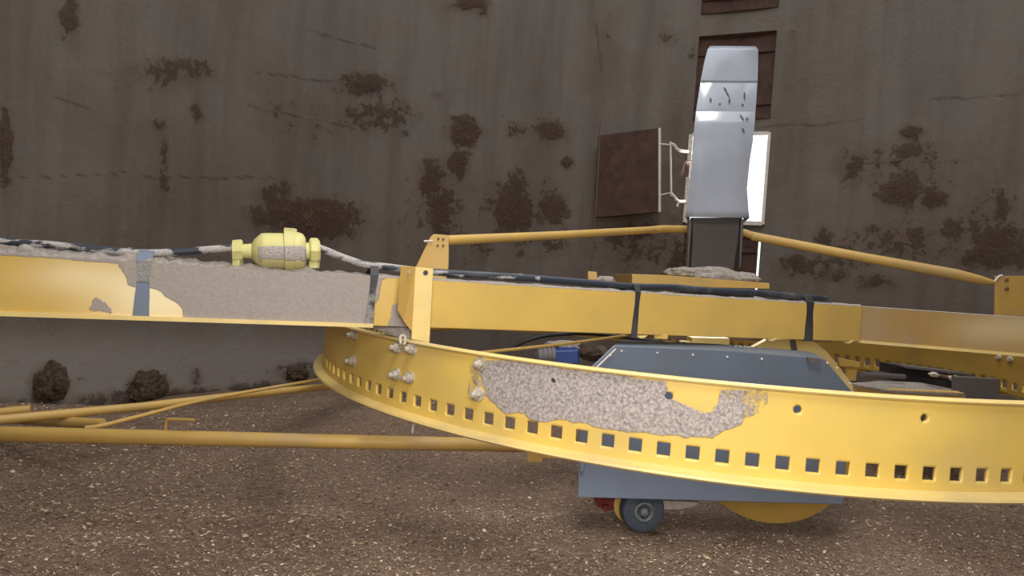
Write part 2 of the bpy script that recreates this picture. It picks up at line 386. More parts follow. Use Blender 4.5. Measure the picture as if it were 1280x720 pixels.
# ------------------------------------------------------------------ FLOOR (settled silage) and loose flakes
base = [(-60, 505), (0, 506), (150, 505), (250, 492), (330, 486), (400, 476)]
bang = sorted([(ang(cyl(x, y, WR, True)) % (2*math.pi), cyl(x, y, WR, True).z) for x, y in base])
def edge_z(a):
    a = a if a > -1 else a+2*math.pi
    if a <= bang[0][0]: return bang[0][1]
    if a >= bang[-1][0]:
        t = ss(bang[-1][0], bang[-1][0]+1.0, a); return bang[-1][1]*(1-t)
    for (a0, z0), (a1, z1) in zip(bang, bang[1:]):
        if a0 <= a <= a1: return z0+(z1-z0)*(a-a0)/(a1-a0)
def floor_z(x, y):
    dx, dy = x-RC[0], y-RC[1]; r = math.hypot(dx, dy)/WR; a = math.atan2(dy, dx)
    t = ss(.45, .98, r)
    z = edge_z(a)*t
    return z+.018*fb(x*1.6, y*1.6, 0, 4)+.006*fb(x*9, y*9, 2, 3)
mb = MB(); n = 150; g = {}
for i in range(n+1):
    for j in range(n+1):
        x = RC[0]-WR*1.01+2.02*WR*i/n; y = RC[1]-WR*1.01+2.02*WR*j/n
        if math.hypot(x-RC[0], y-RC[1]) < WR*1.025:
            g[i, j] = len(mb.v); mb.v.append((x, y, floor_z(x, y)))
for i in range(n):
    for j in range(n):
        q = [(i, j), (i+1, j), (i+1, j+1), (i, j+1)]
        if all(k in g for k in q): mb.f.append(tuple(g[k] for k in q))
fl = mb.build('floor', M['silage'], smooth=True); fl['kind'] = 'structure'
# flakes
vs = []; fs = []; dv = []
cnt = 0
while cnt < 95000:
    x = random.uniform(-2.3, 3.4); y = random.uniform(1.2, 4.6)
    if random.random() > (1.6/y)**1.6: continue
    if math.hypot(x-RC[0], y-RC[1]) > 2.98: continue
    u, w = proj((x, y, 0))
    if not (-30 < u < 1310 and 440 < w < 740): continue
    z = floor_z(x, y)+.002+random.random()*.005
    l = min(.03, random.lognormvariate(-6.0, .45)); wd = l*random.uniform(.2, .6)
    if random.random() < .008: l *= 2.6; wd *= .8
    a = random.uniform(-.9, .9) if random.random() < .7 else random.uniform(0, 3.14)
    ux = Vector((math.cos(a), math.sin(a), random.uniform(-.35, .35))); uy = Vector((-math.sin(a), math.cos(a), random.uniform(-.2, .9)))
    c = Vector((x, y, z)); o = len(vs)
    vs += [c-ux*l-uy*wd*.4, c-ux*l*.2-uy*wd, c+ux*l-uy*wd*.2, c+ux*l*.8+uy*wd*.5, c-ux*l*.3+uy*wd*.9]
    fs.append(tuple(range(o, o+5))); k = random.random(); dv += [k]*5; cnt += 1
mb = MB(); mb.v = [tuple(v) for v in vs]; mb.f = fs
me = bpy.data.meshes.new('chopped_silage'); me.from_pydata(mb.v, [], mb.f); me.update()
at = me.attributes.new('dust', 'FLOAT', 'POINT'); at.data.foreach_set('value', dv); me.materials.append(M['flake'])
o = bpy.data.objects.new('chopped_silage', me); C.objects.link(o)
tag(o, 'loose chopped brown and tan silage flakes spread over the silo floor', 'silage', kind='stuff')

# lumps of silage stuck to the wall foot
def lump(px, py, rx, ry, depth_r, label, seed, mat='clump'):
    import bmesh
    c = cyl(px, py, WR-.02, True); d = (c-Vector((0, 0, CZ))).length; s = d/F
    bm = bmesh.new(); bmesh.ops.create_icosphere(bm, subdivisions=5, radius=1)
    out = Vector((c.x-RC[0], c.y-RC[1], 0)).normalized(); sd = Vector((-out.y, out.x, 0))
    mb = MB()
    for v in bm.verts:
        q = v.co.copy(); k = 1+.35*fb(q.x*1.5+seed, q.y*1.5, q.z*1.5, 5)+.06*fb(q.x*9+seed, q.y*9, q.z*9, 2)
        q *= k; mb.v.append(tuple(c+sd*q.x*rx*s+out*q.y*depth_r+Vector((0, 0, 1))*q.z*ry*s))
    mb.f = [tuple(v.index for v in f.verts) for f in bm.faces]; bm.free()
    return solo(mb, 'silage_clump', M[mat], label, 'silage clump', smooth=True)
lump(65, 478, 17, 18, .05, 'rough dark silage clump stuck on the wall, nearest the left picture edge', 1)
lump(184, 484, 20, 17, .05, 'rounded dark silage clump at the wall foot above the thin yellow rods', 5)
lump(372, 466, 14, 9, .05, 'small brown silage clump at the wall foot just left of the drive ring', 9)

# ------------------------------------------------------------------ DRIVE RING
ZT, ZH, ZB = CZ-.1919, CZ-.3396, CZ-.381
T0, DT = .4783, .0389
drive = thing('drive_ring', 'large yellow steel drive ring with square holes, partly caked in grey dust', 'drive ring', (RC[0], RC[1], ZB))
ring_dust = [(598,452),(640,449),(700,459),(790,471),(832,477),(836,494),(842,500),(865,508),(878,515),(888,516),(896,505),(900,487),(960,487),(958,505),(950,515),(935,522),(925,530),(905,540),(890,547),(850,546),(800,541),(760,537),(730,530),(700,525),(675,528),(662,524),(655,518),(632,516),(620,508),(608,494),(603,480),(600,466)]
def rdust(pw):
    if math.hypot(pw[0]-RC[0], pw[1]-RC[1]) < RR-.004: return .0
    x, y = proj(pw)
    if pw[1] > RC[1]: return .1
    dd = min(seg(x, y, ring_dust[i], ring_dust[(i+1) % len(ring_dust)]) for i in range(len(ring_dust))) if 560 < x < 1000 else 99
    s = 1 if inpoly(x, y, ring_dust) else -1
    k = .5+s*min(dd/10, 1)*.5
    if x > 895 and s > 0: k = min(k, .5+.12*ss(965, 900, x))
    if 960 < x < 1000: pass
    if 585 < x < 625 and 455 < y < 495: k = max(k, .5)
    return k
thn = math.pi+T0; dh = DT
hw = .0137; hh = .0142     # half sizes of square holes
def zadj(p):
    """the far side of the ring sags a little to the right and lifts to the left"""
    f = ss(2.8, 3.9, p.y); t = f*ss(.3, 1.6, p.x); u = f*ss(.7, -.3, p.x)
    return p.z+t*((p.z-(ZT-.09))*.35-.008)+u*.028
def build_ring():
    N_ = int(round(2*math.pi/DT)); step = 2*math.pi/N_
    dth = hw/RR
    rows_z = [ZB, ZB+.012, ZH-hh, ZH+hh]+[ZH+hh+(ZT-ZH-hh)*k/9 for k in range(1, 10)]
    rows_z = sorted(rows_z)
    # round holes: angle,z,radius
    rh = [(ang(cyl(x, y, RR, False)), cyl(x, y, RR, False).z, r) for x, y, r in ((691, 476, .0055), (836, 495, .0085), (997, 512, .0085), (1156, 523, .0085))]
    v = {}; V = []; Fc = []
    def vid(a, z):
        k = (round(a, 6), round(z, 6))
        if k not in v: v[k] = len(V); V.append(cp_(RR, k[0], k[1]))
        return v[k]
    # holes: near side centres at pi+T0+i*DT; walk the circle on that pitch
    for i in range(N_):
        c = thn+i*DT if i < 80 else None
        ac = thn+(i)*step
        if i < 45: ac = thn+i*DT
        elif i == 45: pass
        cs = [ac]
        a_l = ac-.5*DT; a_r = ac+.5*DT
        if i >= 45:
            base_a = thn+44.5*DT; rem = (2*math.pi-45*DT)/(N_-45)
            a_l = base_a+(i-45)*rem; a_r = a_l+rem; ac = (a_l+a_r)/2
        cols = [a_l, (a_l+ac-dth)/2, ac-dth, ac, ac+dth, (ac+dth+a_r)/2, a_r]
        if i == 0: build_ring.first = cols[0]
        for q in range(6):
            for r in range(len(rows_z)-1):
                z0, z1 = rows_z[r], rows_z[r+1]
                if q in (2, 3) and abs((z0+z1)/2-ZH) < 1e-4: continue
                A0, A1 = cols[q], cols[q+1]
                if i == N_-1 and q == 5: A1 = build_ring.first
                Fc.append((A0, A1, z0, z1))
    out = []
    for (A0, A1, z0, z1) in Fc:
        hit = None
        am = (A0+(A1 if A1 > A0 else A1+2*math.pi))/2
        out.append([vid(A0, z0), vid(A1, z0), vid(A1, z1), vid(A0, z1)])
    mb = MB(); mb.v = [tuple(p) for p in V]; mb.f = [tuple(f) for f in out]
    # refine for the dust mask and cut the round holes
    import bmesh
    me = bpy.data.meshes.new('t'); me.from_pydata(mb.v, [], mb.f)
    bm = bmesh.new(); bm.from_mesh(me)
    sel = [e_ for e_ in bm.edges if all(-100 < proj(p.co)[0] < 1400 and p.co.y < RC[1] for p in e_.verts)]
    bmesh.ops.subdivide_edges(bm, edges=sel, cuts=2, use_grid_fill=True)
    for p in bm.verts:         # back onto the cylinder
        a = ang(p.co); p.co.x = RC[0]+RR*math.cos(a); p.co.y = RC[1]+RR*math.sin(a)
    for (a, z, r) in rh:
        c = cp_(RR, a, z)
        fsx = [f for f in bm.faces if min((q.co-c).length for q in f.verts) < r*1.1 or (f.calc_center_median()-c).length < r*1.4]
        bd = set()
        for f in fsx:
            for e_ in f.edges:
                if sum(1 for g_ in e_.link_faces if g_ in fsx) == 1: bd.add(e_)
        # ordered boundary loop
        vsb = {q for e_ in bd for q in e_.verts}
        order = sorted(vsb, key=lambda q: math.atan2(q.co.z-c.z, (ang(q.co)-a)*RR))
        bmesh.ops.delete(bm, geom=fsx, context='FACES')
        inner = []
        for q in order:
            w = math.atan2(q.co.z-c.z, (ang(q.co)-a)*RR)
            inner.append(bm.verts.new(cp_(RR, a+r*math.cos(w)/RR, z+r*math.sin(w))))
        m_ = len(order)
        for k in range(m_): bm.faces.new((order[k], order[(k+1) % m_], inner[(k+1) % m_], inner[k]))
    for q in bm.verts: q.co.z = zadj(q.co)
    mb.v = [tuple(q.co) for q in bm.verts]; bm.verts.index_update(); mb.f = [tuple(q.index for q in f.verts) for f in bm.faces]
    bm.free()
    ob = mb.build('band', M['ring'], drive, dust=rdust)
    # outward normals so that the thickness goes inward
    me = ob.data; f0 = me.polygons[0]; c0 = f0.center; rad = Vector((c0.x, c0.y, 0))
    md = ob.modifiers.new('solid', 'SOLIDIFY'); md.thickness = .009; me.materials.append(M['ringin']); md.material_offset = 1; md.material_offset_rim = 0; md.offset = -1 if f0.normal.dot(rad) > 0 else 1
    me.polygons.foreach_set('use_smooth', [False]*len(me.polygons))
    import bmesh as b_
    me.polygons.foreach_set('use_smooth', [True]*len(me.polygons))
    me.set_sharp_from_angle(angle=math.radians(30))
build_ring()
def hoop(prof, name, mat, parent, n=360):
    mb = MB(); k = len(prof)
    for i in range(n):
        a = 2*math.pi*i/n
        for (R, z) in prof:
            p = cp_(R, a, z); p.z = zadj(p); mb.v.append(tuple(p))
    for i in range(n):
        j = (i+1) % n
        for q in range(k): mb.f.append((i*k+q, i*k+(q+1) % k, j*k+(q+1) % k, j*k+q))
    return mb.build(name, mat, parent, smooth=True)
M['lip'] = painted('ring_lip', (236, 208, 132), (180, 166, 142), .45, .4)
hoop([(RR-.009, ZT-.002), (RR+.008, ZT-.002), (RR+.011, ZT+.002), (RR+.008, ZT+.006), (RR-.009, ZT+.006)], 'top_lip', M['lip'], drive)
hoop([(RR+.0005, ZB+.008), (RR+.022, ZB+.003), (RR+.030, ZB+.003), (RR+.032, ZB-.002), (RR+.026, ZB-.007), (RR-.004, ZB-.004)], 'bottom_flange', M['lip'], drive)
for (x, y) in ((443, 419), (441, 451), (497, 434), (515, 436), (495, 468), (512, 472), (600, 455), (597, 493)):
    p = cyl(x, y, RR+.003, False); a = ang(p); out = Vector((math.cos(a), math.sin(a), 0))
    mb = MB().lathe(p-out*.004, out, [(0, .016), (.003, .017), (.006, .016)], 20).lathe(p, out, [(.002, .0125), (.011, .0125), (.013, .0105)], 6).lathe(p, out, [(.01, .007), (.022, .007), (.025, .005)], 12)
    mb.build('bolt', M['bolt'], drive, smooth=True)
for i, (x, y) in enumerate(((1249, 446), (1263, 449))):
    p = cyl(x, y, RR-.012, True); a = ang(p); out = -Vector((math.cos(a), math.sin(a), 0))
    MB().lathe(p-out*.004, out, [(0, .013), (.01, .013), (.014, .010)], 8).build('bolt', M['bolt'], drive, smooth=True)

# ------------------------------------------------------------------ SUPPORT FRAME BEAMS
BB, BT = CZ-.155, CZ-.025
nodes_ = [(-160, None), (0, 1.30), (465, 1.585), (1075, 2.21), (1280, 2.08), (1420, None)]
def bd(x):
    if x <= 465: a, b = (0, 1.30), (465, 1.585)
    elif x <= 1075: a, b = (465, 1.585), (1075, 2.21)
    else: a, b = (1075, 2.21), (1280, 2.08)
    t = (x-a[0])/(b[0]-a[0]); return 1/((1-t)/a[1]+t/b[1])
frame = thing('box_girder', 'long yellow box-section frame beam lying across the drive ring, dusty on its left half', 'frame', PZ(640, BB, bd(640)))
bdustp = [(143, 322), (150, 334), (158, 345), (160, 356), (170, 359), (188, 360), (200, 364), (207, 371), (220, 378), (227, 384), (231, 401), (458, 408), (463, 404), (466, 344), (300, 336)]
bd2 = [(480, 412), (486, 390), (490, 381), (500, 377), (508, 388), (514, 400), (524, 414)]
bd3 = [(464, 344), (474, 346), (470, 370), (463, 405), (458, 405)]
bd4 = [(118, 370), (128, 376), (142, 388), (140, 392), (112, 388)]
def bdust(pw):
    x, y = proj(pw)
    if pw[2] > BT-.0005: return .95 if x < 460 else .62
    k = 0
    for pl, w in ((bdustp, 6), (bd2, 3), (bd3, 3), (bd4, 9)):
        dd = min(seg(x, y, pl[i], pl[(i+1) % len(pl)]) for i in range(len(pl)))
        s = 1 if inpoly(x, y, pl) else -1
        k = max(k, .5+s*min(dd/w, 1)*.5)
    if x > 90 and x < 150: k = max(k, .3)
    return k
def beam(x0, x1, nx, nm, zt=BT, zb=BB, thick=.10, lab=None, mat='beam', cut=True):
    mb = MB(); nz = 14
    xs = np.linspace(x0, x1, nx)
    a = PZ(xs[0], zb, bd(xs[0])); b = PZ(xs[-1], zb, bd(xs[-1])); t = (b-a); t.z = 0; t.normalize(); back = Vector((-t.y, t.x, 0))
    if back.y < 0: back = -back
    prof = [(0, zb+(zt-zb)*k/nz) for k in range(nz+1)]+[(thick*.3, zt), (thick, zt), (thick, zb)]
    k = len(prof)
    for s in np.linspace(0, 1, nx):
        q = a.lerp(b, s)
        for (o_, z) in prof: mb.v.append((q.x+back.x*o_, q.y+back.y*o_, z))
    for i in range(nx-1):
        for q in range(k): mb.f.append((i*k+q, i*k+(q+1) % k, (i+1)*k+(q+1) % k, (i+1)*k+q))
    mb.f.append(tuple(range(k))); mb.f.append(tuple((nx-1)*k+q for q in range(k))[::-1])
    ob = mb.build('beam', M[mat], frame, dust=bdust, bevel=.0025, label=lab)
    return a, b, t, back
def film_sheen(ob):  # dusty film plus highlights painted onto the beam as a cream tint
    me = ob.data; off = frame.location; at = me.attributes.new('film_sheen', 'FLOAT', 'POINT'); vals = []
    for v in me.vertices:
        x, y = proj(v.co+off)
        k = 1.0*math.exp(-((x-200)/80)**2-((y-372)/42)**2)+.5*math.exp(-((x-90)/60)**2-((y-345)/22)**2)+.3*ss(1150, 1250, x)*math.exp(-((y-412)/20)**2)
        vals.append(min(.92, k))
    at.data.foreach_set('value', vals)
bL = beam(-400, 466, 170, 'beam', lab='left beam section half covered in grey dust')
bM = beam(466.5, 1075, 60, 'beam', lab='clean yellow middle beam section')
bRt = beam(1075, 1430, 20, 'beam', mat='beamr', lab='right beam section with a pale shine')
for o_ in list(frame.children): film_sheen(o_)
# lower lip under the left section
a, b, t, back = bL
for (A, B) in ((bL[0], bL[1]), (bRt[0], bRt[1])):
    MB().prism([A-back*.006+Vector((0, 0, -.004)), B-back*.006+Vector((0, 0, -.004)), B-back*.006+Vector((0, 0, .006)), A-back*.006+Vector((0, 0, .006))], back*.05).build('lower_lip', M['lip'], frame)
# mounting bracket standing on the ring
dB = bd(520)-.03
br = thing('mounting_bracket', 'upright yellow angle-iron bracket with a bolt hole joining beam to drive ring', 'bracket', P(525, 425, dB))
def plate(parent, pts, d, ext, nm, mat, bev=.0015, dust=None):
    ds = d if isinstance(d, (list, tuple)) else [d]*len(pts)
    return MB().prism([P(x, y, q) for (x, y), q in zip(pts, ds)], ext).build(nm, mat, parent, bevel=bev, dust=dust)
plate(br, [(519, 333.5), (541.5, 336), (536.5, 429), (514, 424)], dB, (0, .008, 0), 'front_flange', M['lip'])
plate(br, [(501, 332), (519.5, 333.5), (515, 415), (505, 402), (497, 388), (499, 360)], [dB-.05, dB, dB, dB-.02, dB-.05, dB-.05], (0, .006, 0), 'side_flange', M['pipe'])
plate(br, [(457, 406), (500, 409), (536, 412), (536, 431), (505, 425), (478, 415)], bd(500)+.015, (0, .01, 0), 'foot_plate', M['dust'])
MB().lathe(P(532, 341, dB-.0015), (0, 1, 0), [(0, .0065), (.002, .0065)], 16).build('bolt_hole', M['black'], br)
MB().lathe(P(511, 340, dB-.036), (0, 1, 0), [(0, .004), (.003, .004)], 12).build('rivet', M['bolt'], br)
MB().tube([P(501, 430, 1.52), P(500, 422, 1.53), P(504, 419, 1.54), P(507, 424, 1.53), P(505, 431, 1.52)], .0035, 8, sub=3).build('wire_clip', M['bolt'], br, smooth=True)
def dustblob(pts_r, name, parent, label=None, thing_=None, seed=0, mat='dust'):
    """ridge of settled dust: list of (point, halfwidth, height)"""
    mb = MB(); n = len(pts_r); k = 9
    for i, (p, w, h, bk) in enumerate(pts_r):
        for q in range(k):
            u = q/(k-1)*2-1
            hh_ = h*max(0, 1-abs(u)**1.8)*(1+.5*fb(i*.35+seed, q*.7, 0, 3))
            mb.v.append(tuple(p+bk*(w*u)+Vector((0, 0, hh_-.001))))
    for i in range(n-1):
        for q in range(k-1): mb.f.append((i*k+q, i*k+q+1, (i+1)*k+q+1, (i+1)*k+q))
    o = mb.build(name, M[mat], parent, smooth=True, label=label); return o
a, b, t, back = bL; pr = []
for i in range(200):
    s = i/199; q = a.lerp(b, s);  q = Vector((q.x, q.y, BT)); xx = proj(q)[0]
    h = .012+.012*ss(300, 60, xx)+.010*fb(i*.12, 0, 5, 3)
    if xx > 395: h *= .6
    if xx > 455: h = .004
    pr.append((q+back*.045, .045, max(.003, h), back))
dustblob(pr, 'settled_dust', frame, 'grey dust settled along the beam top', seed=1)
a, b, t, back = bM; pr = []
for i in range(120):
    q = a.lerp(b, i/119); q = Vector((q.x, q.y, BT)); pr.append((q+back*.02, .019, .004+.006*max(0, fb(i*.2, 2, 2, 3)+.3), back))
dustblob(pr, 'settled_dust', frame, 'thin grey dust settled along the beam top', seed=4)
# small joint crust under the strap at the left section's end, and fasteners under the beam
for (x, y) in ((802, 420.5), (964, 424), (1060, 427)):
    plate(frame, [(x-8, y-1.5), (x+8, y-1), (x+3, y+2.5), (x-2, y+2.5)], bd(x)+.004, (0, .02, 0), 'bottom_clip', M['lip'])
plate(frame, [(818, 417), (835, 418), (835, 424), (818, 423.5)], bd(826)+.003, (0, .02, 0), 'bottom_clip', M['beam'])

# ------------------------------------------------------------------ straps, cable, plug
CBK = .022     # cable lies just behind the front edge of the beam top
def cab(x, y, extra=CBK): return P(x, y, bd(x)+extra)
def cdust(p):
    return (.56 if p[0] < -.2 and proj(p)[0] < 520 else .45)+.42*fb(p[0]*16, p[1]*16, p[2]*60, 3)
mb = MB().tube([cab(-60, 298), cab(0, 302), cab(60, 306), cab(130, 312), cab(178, 316.5), cab(235, 314), cab(296, 309)], .009, 14, sub=8)
solo(mb, 'power_cable', M['cable'], 'dusty dark power cable entering the yellow plug from the left', 'cable', smooth=True, dust=lambda p: cdust(p))
mb = MB().tube([cab(396, 309), cab(412, 315), cab(432, 323), cab(455, 330), cab(480, 333), cab(540, 340, .03), cab(640, 346, .03), cab(720, 352, .03), cab(790, 358, .03), cab(840, 359, .03), cab(880, 363, .03), cab(940, 366, .03), cab(1000, 371, .03), cab(1034, 373, .03)],
     [.0095, .0095, .0095, .0095, .0095, .010, .0105, .0105, .0105, .010, .012, .012, .011, .0095], 14, sub=8)
solo(mb, 'power_cable', M['cable'], 'dark power cable running right along the beam top from the yellow plug', 'cable', smooth=True, dust=lambda p: cdust(p) if proj(p)[0] < 680 else .15)
# plug
pa, pb = P(291, 314, bd(291)+.03), P(400, 314, bd(400)+.03); ax = (pb-pa).normalized(); Lp = (pb-pa).length
plug = thing('cable_connector', 'bulky pale yellow cable plug caked with dust, lying on the left beam', 'connector', (pa+pb)/2-Vector((0, 0, .04)))
def pd(p):
    u = (Vector(p)-pa).dot(ax)/Lp; h = p[2]-(pa+ax*(u*Lp)).z
    return .68 if (.25 < u < .88 and -.025 < h < .012 and p[1] < (pa+ax*u*Lp).y) else .15
s = Lp
MB().lathe(pa, ax, [(.20*s, .016), (.24*s, .030), (.32*s, .0445), (.36*s, .0455), (.56*s, .0455), (.575*s, .0455)], 32).build('body', M['plug'], plug, smooth=True, dust=pd)
MB().lathe(pa, ax, [(.575*s, .047), (.58*s, .0525), (.69*s, .0525), (.70*s, .050)], 32).build('clamp_collar', M['plug'], plug, smooth=True, dust=pd)
MB().lathe(pa, ax, [(.70*s, .0485), (.75*s, .0485), (.80*s, .044), (.83*s, .034), (.835*s, .020)], 32).build('end_cap', M['plug'], plug, smooth=True, dust=pd)
MB().lathe(pa, ax, [(.10*s, .017), (.21*s, .019)], 24).build('neck', M['plug'], plug, smooth=True)
MB().lathe(pa, ax, [(.83*s, .022), (.90*s, .022)], 24).build('neck', M['plug'], plug, smooth=True)
MB().lathe(pa, ax, [(-.005*s, .022), (.0, .027), (.09*s, .029), (.11*s, .026)], 8).build('gland_nut', M['plug'], plug, smooth=False)
MB().lathe(pa, ax, [(.87*s, .028), (.89*s, .034), (.97*s, .034), (1.0*s, .026)], 8).build('gland_nut', M['plug'], plug, smooth=False)
MB().box(pa+ax*.09*s*.8+Vector((0, -.005, -.03)), (.009, .012, .010)).build('nut_lug', M['plug'], plug, bevel=.002)
MB().box(pa+ax*.95*s+Vector((0, -.005, -.032)), (.010, .012, .012)).build('nut_lug', M['plug'], plug, bevel=.002)
MB().box(pa+ax*.635*s+Vector((0, 0, .052)), (.013, .012, .006)).build('collar_tab', M['plug'], plug, bevel=.002)
# straps round beam and cable
def strap(xt, xb, w, top_extra, mat, label, bl, gap=.0025, sd=None):
    _, _, t, back = bl
    dt = bd(xt); db = bd(xb)
    ft = PZ(xt, BT, dt)-back*gap; f2 = PZ(xb, BB, db)-back*gap
    ft.z = BT; f2.z = BB-.003
    hw_ = w/F*dt/2
    up = Vector((0, 0, top_extra))
    loop = [f2, f2.lerp(ft, .2), f2.lerp(ft, .4), f2.lerp(ft, .5), f2.lerp(ft, .57), f2.lerp(ft, .75), f2.lerp(ft, .9), ft+Vector((0, 0, .002)), ft+up*.8+back*.012, ft+up+back*.03, ft+up*.6+back*.06, ft+back*.107, f2+back*.107]
    ws = [1.1, 1, .95, .9, .85, .8, .9, 1, 1, 1, 1, 1, 1]
    mb = MB(); n_ = len(loop)
    for q, k in zip(loop, ws): mb.v += [tuple(q-t*hw_*k), tuple(q+t*hw_*k)]
    for i in range(n_): j = (i+1) % n_; mb.f.append((2*i, 2*i+1, 2*j+1, 2*j))
    o = solo(mb, 'tie_strap', M[mat], label, 'strap', smooth=False, dust=sd)
    md = o.modifiers.new('s', 'SOLIDIFY'); md.thickness = .0025; md.offset = 0
    return o
strap(181, 176, 17, .028, 'straplt', 'grey-blue rubber strap around the left beam, leftmost of the straps', bL, sd=lambda p: .9 if 326 < proj(p)[1] < 357 else .2)
strap(468, 460, 10, .03, 'strap', 'dark worn strap around cable and beam just left of the angle-iron bracket', bM, sd=lambda p: .52 if proj(p)[1] > 352 else .3)
strap(797, 792, 8, .026, 'strap', 'narrow black strap around beam and cable below the chute base plate, left end', bM)
strap(1012, 1010, 13, .024, 'strap', 'wide black strap around the beam at the cut end of the cable', bM)

# ------------------------------------------------------------------ top brace pipes, gussets
def pipe(pts, r, label, group=None, mat='pipe', name='brace_pipe', sub=1, n=16):
    return solo(MB().tube(pts, r, n, sub=sub), name, M[mat], label, 'pipe', group, smooth=True)
g1 = thing('gusset_plate', 'yellow slanted gusset plate holding left end of the upper brace pipe', 'plate', P(540, 335, 1.85))
plate(g1, [(519, 335), (538, 296), (542, 292.5), (561, 294), (560, 337)], 1.84, (0, .012, 0), 'plate', M['pipe'])
MB().hexa([P(x, y, d) for x, y, d in ((525, 372, 1.70), (558, 375, 1.70), (556, 372, 1.86), (527, 370, 1.86), (525, 352, 1.70), (558, 354, 1.70), (558, 338, 1.86), (522, 336, 1.86))]).build('foot', M['pipe'], g1)
for (x, y) in ((548, 298.5), (554, 299), (547, 307), (554, 307)):
    MB().lathe(P(x, y, 1.838), (0, -1, 0), [(0, .004), (.004, .003)], 10).build('bolt', M['rustframe'], g1)
MB().tube([P(530, 301.5, 1.83), P(541, 301, 1.83)], .003, 8).build('cotter_pin', M['steel'], g1)
pipe([P(557, 300.5, 1.87), P(700, 294, 2.25), P(818, 287, 2.78)], .0155, 'yellow upper brace pipe running from left gusset plate towards the chute')
pipe([P(815, 287.5, 2.78), P(828, 286, 2.82), P(905, 287, 2.95), P(932, 291.5, 2.95), P(948, 297, 2.93)], [.017, .017, .016, .017, .019], 'short flattened yellow pipe piece passing behind the grey chute', name='pipe_coupling')
pipe([P(940, 295, 2.9), P(1080, 322, 2.75), P(1195, 343, 2.62), P(1225, 350, 2.6), P(1248, 354, 2.6)], [.0205, .0215, .023, .019, .006], 'yellow upper brace pipe sloping down right with a flattened end')
g2 = thing('gusset_plate', 'orange-yellow gusset plate cut off by the right picture edge', 'plate', P(1260, 392, 2.6))
plate(g2, [(1246, 345), (1300, 345), (1300, 398), (1245, 395)], 2.58, (0, .012, 0), 'plate', M['pipe'])
for (x, y) in ((1258, 350), (1258, 361)):
    MB().lathe(P(x, y, 2.578), (0, -1, 0), [(0, .008), (.006, .007)], 10).build('bolt', M['rustframe'], g2)
MB().tube([P(1243, 352, 2.57), P(1249, 345, 2.57), P(1253, 344, 2.57)], .004, 8).build('cotter_pin', M['steel'], g2)

# ------------------------------------------------------------------ CHUTE
ct = thing('discharge_chute', 'tall grey plastic discharge chute curving up in front of the wall, on a dark duct', 'chute', P(893, 340, 2.7))
rows = [(271, 857, 936, 2.62), (262, 859, 935, 2.622), (235, 862, 933, 2.63), (200, 865, 936.5, 2.645), (172, 867, 941, 2.665), (154, 869, 942.5, 2.685), (151, 869.3, 943, 2.69), (139.5, 870.5, 943.5, 2.722), (136, 871, 944, 2.726), (104.5, 876, 946, 2.775), (102.5, 876, 946.4, 2.782), (100.5, 876.3, 946.5, 2.776), (75, 881.5, 947, 2.802), (62, 885, 947, 2.82), (58, 888, 944.5, 2.84)]
mb = MB(); k = 9
for (y, xl, xr, d) in rows:
    bow = .018
    front = []
    for q in range(k):
        u = q/(k-1); x = xl+(xr-xl)*u
        front.append(P(x, y+(1.5*u if y > 250 else .5*u), d+bow*(2*u-1)**4))
    mb.v += [tuple(front[0]+Vector((.062, .17, 0)))]+[tuple(p) for p in front]+[tuple(front[-1]+Vector((.045, .17, 0)))]
kk = k+2
for i in range(len(rows)-1):
    for q in range(kk-1): mb.f.append((i*kk+q, i*kk+q+1, (i+1)*kk+q+1, (i+1)*kk+q))
marks = [((905, 109), (912, 122)), ((912, 122), (912, 131)), ((899, 129), (901, 131)), ((888, 122), (889, 128)), ((927, 130), (930, 132)), ((925, 143), (930, 150)), ((932, 147), (936, 149)), ((928, 160), (931, 166)), ((931, 115), (931, 125))]
def chdust(p):
    return 0.0
o = mb.build('hood', M['chute'], ct, smooth=True); o.data.set_sharp_from_angle(angle=math.radians(14)); md = o.modifiers.new('s', 'SOLIDIFY'); md.thickness = .005; md.offset = 0
for i, ((x0, y0), (x1, y1)) in enumerate(marks):
    pass
def chd(y):
    for (a_, b_) in zip(rows, rows[1:]):
        if b_[0] <= y <= a_[0]: t_ = (a_[0]-y)/(a_[0]-b_[0]); return a_[3]+(b_[3]-a_[3])*t_
    return 3
for (x0, y0), (x1, y1) in marks:      # smears of dirt, one irregular patch each
    L_ = max(math.hypot(x1-x0, y1-y0), 1.5); ux, uy = (x1-x0)/L_, (y1-y0)/L_; left = []; right = []
    for q in range(8):
        t_ = q/7; w_ = (.35+1.3*math.sin(math.pi*min(.97, t_+.03)))*random.uniform(.6, 1.2)
        x = x0+(x1-x0)*t_; y = y0+(y1-y0)*t_
        left.append((x-uy*w_, y+ux*w_)); right.append((x+uy*w_*.8, y-ux*w_*.8))
    mb = MB(); mb.add([P(x, y, chd(y)-.0045) for x, y in left+right], [(q, q+1, 9+q, 8+q) for q in range(7)])
    mb.build('dirt_smear', M['duct'], ct)
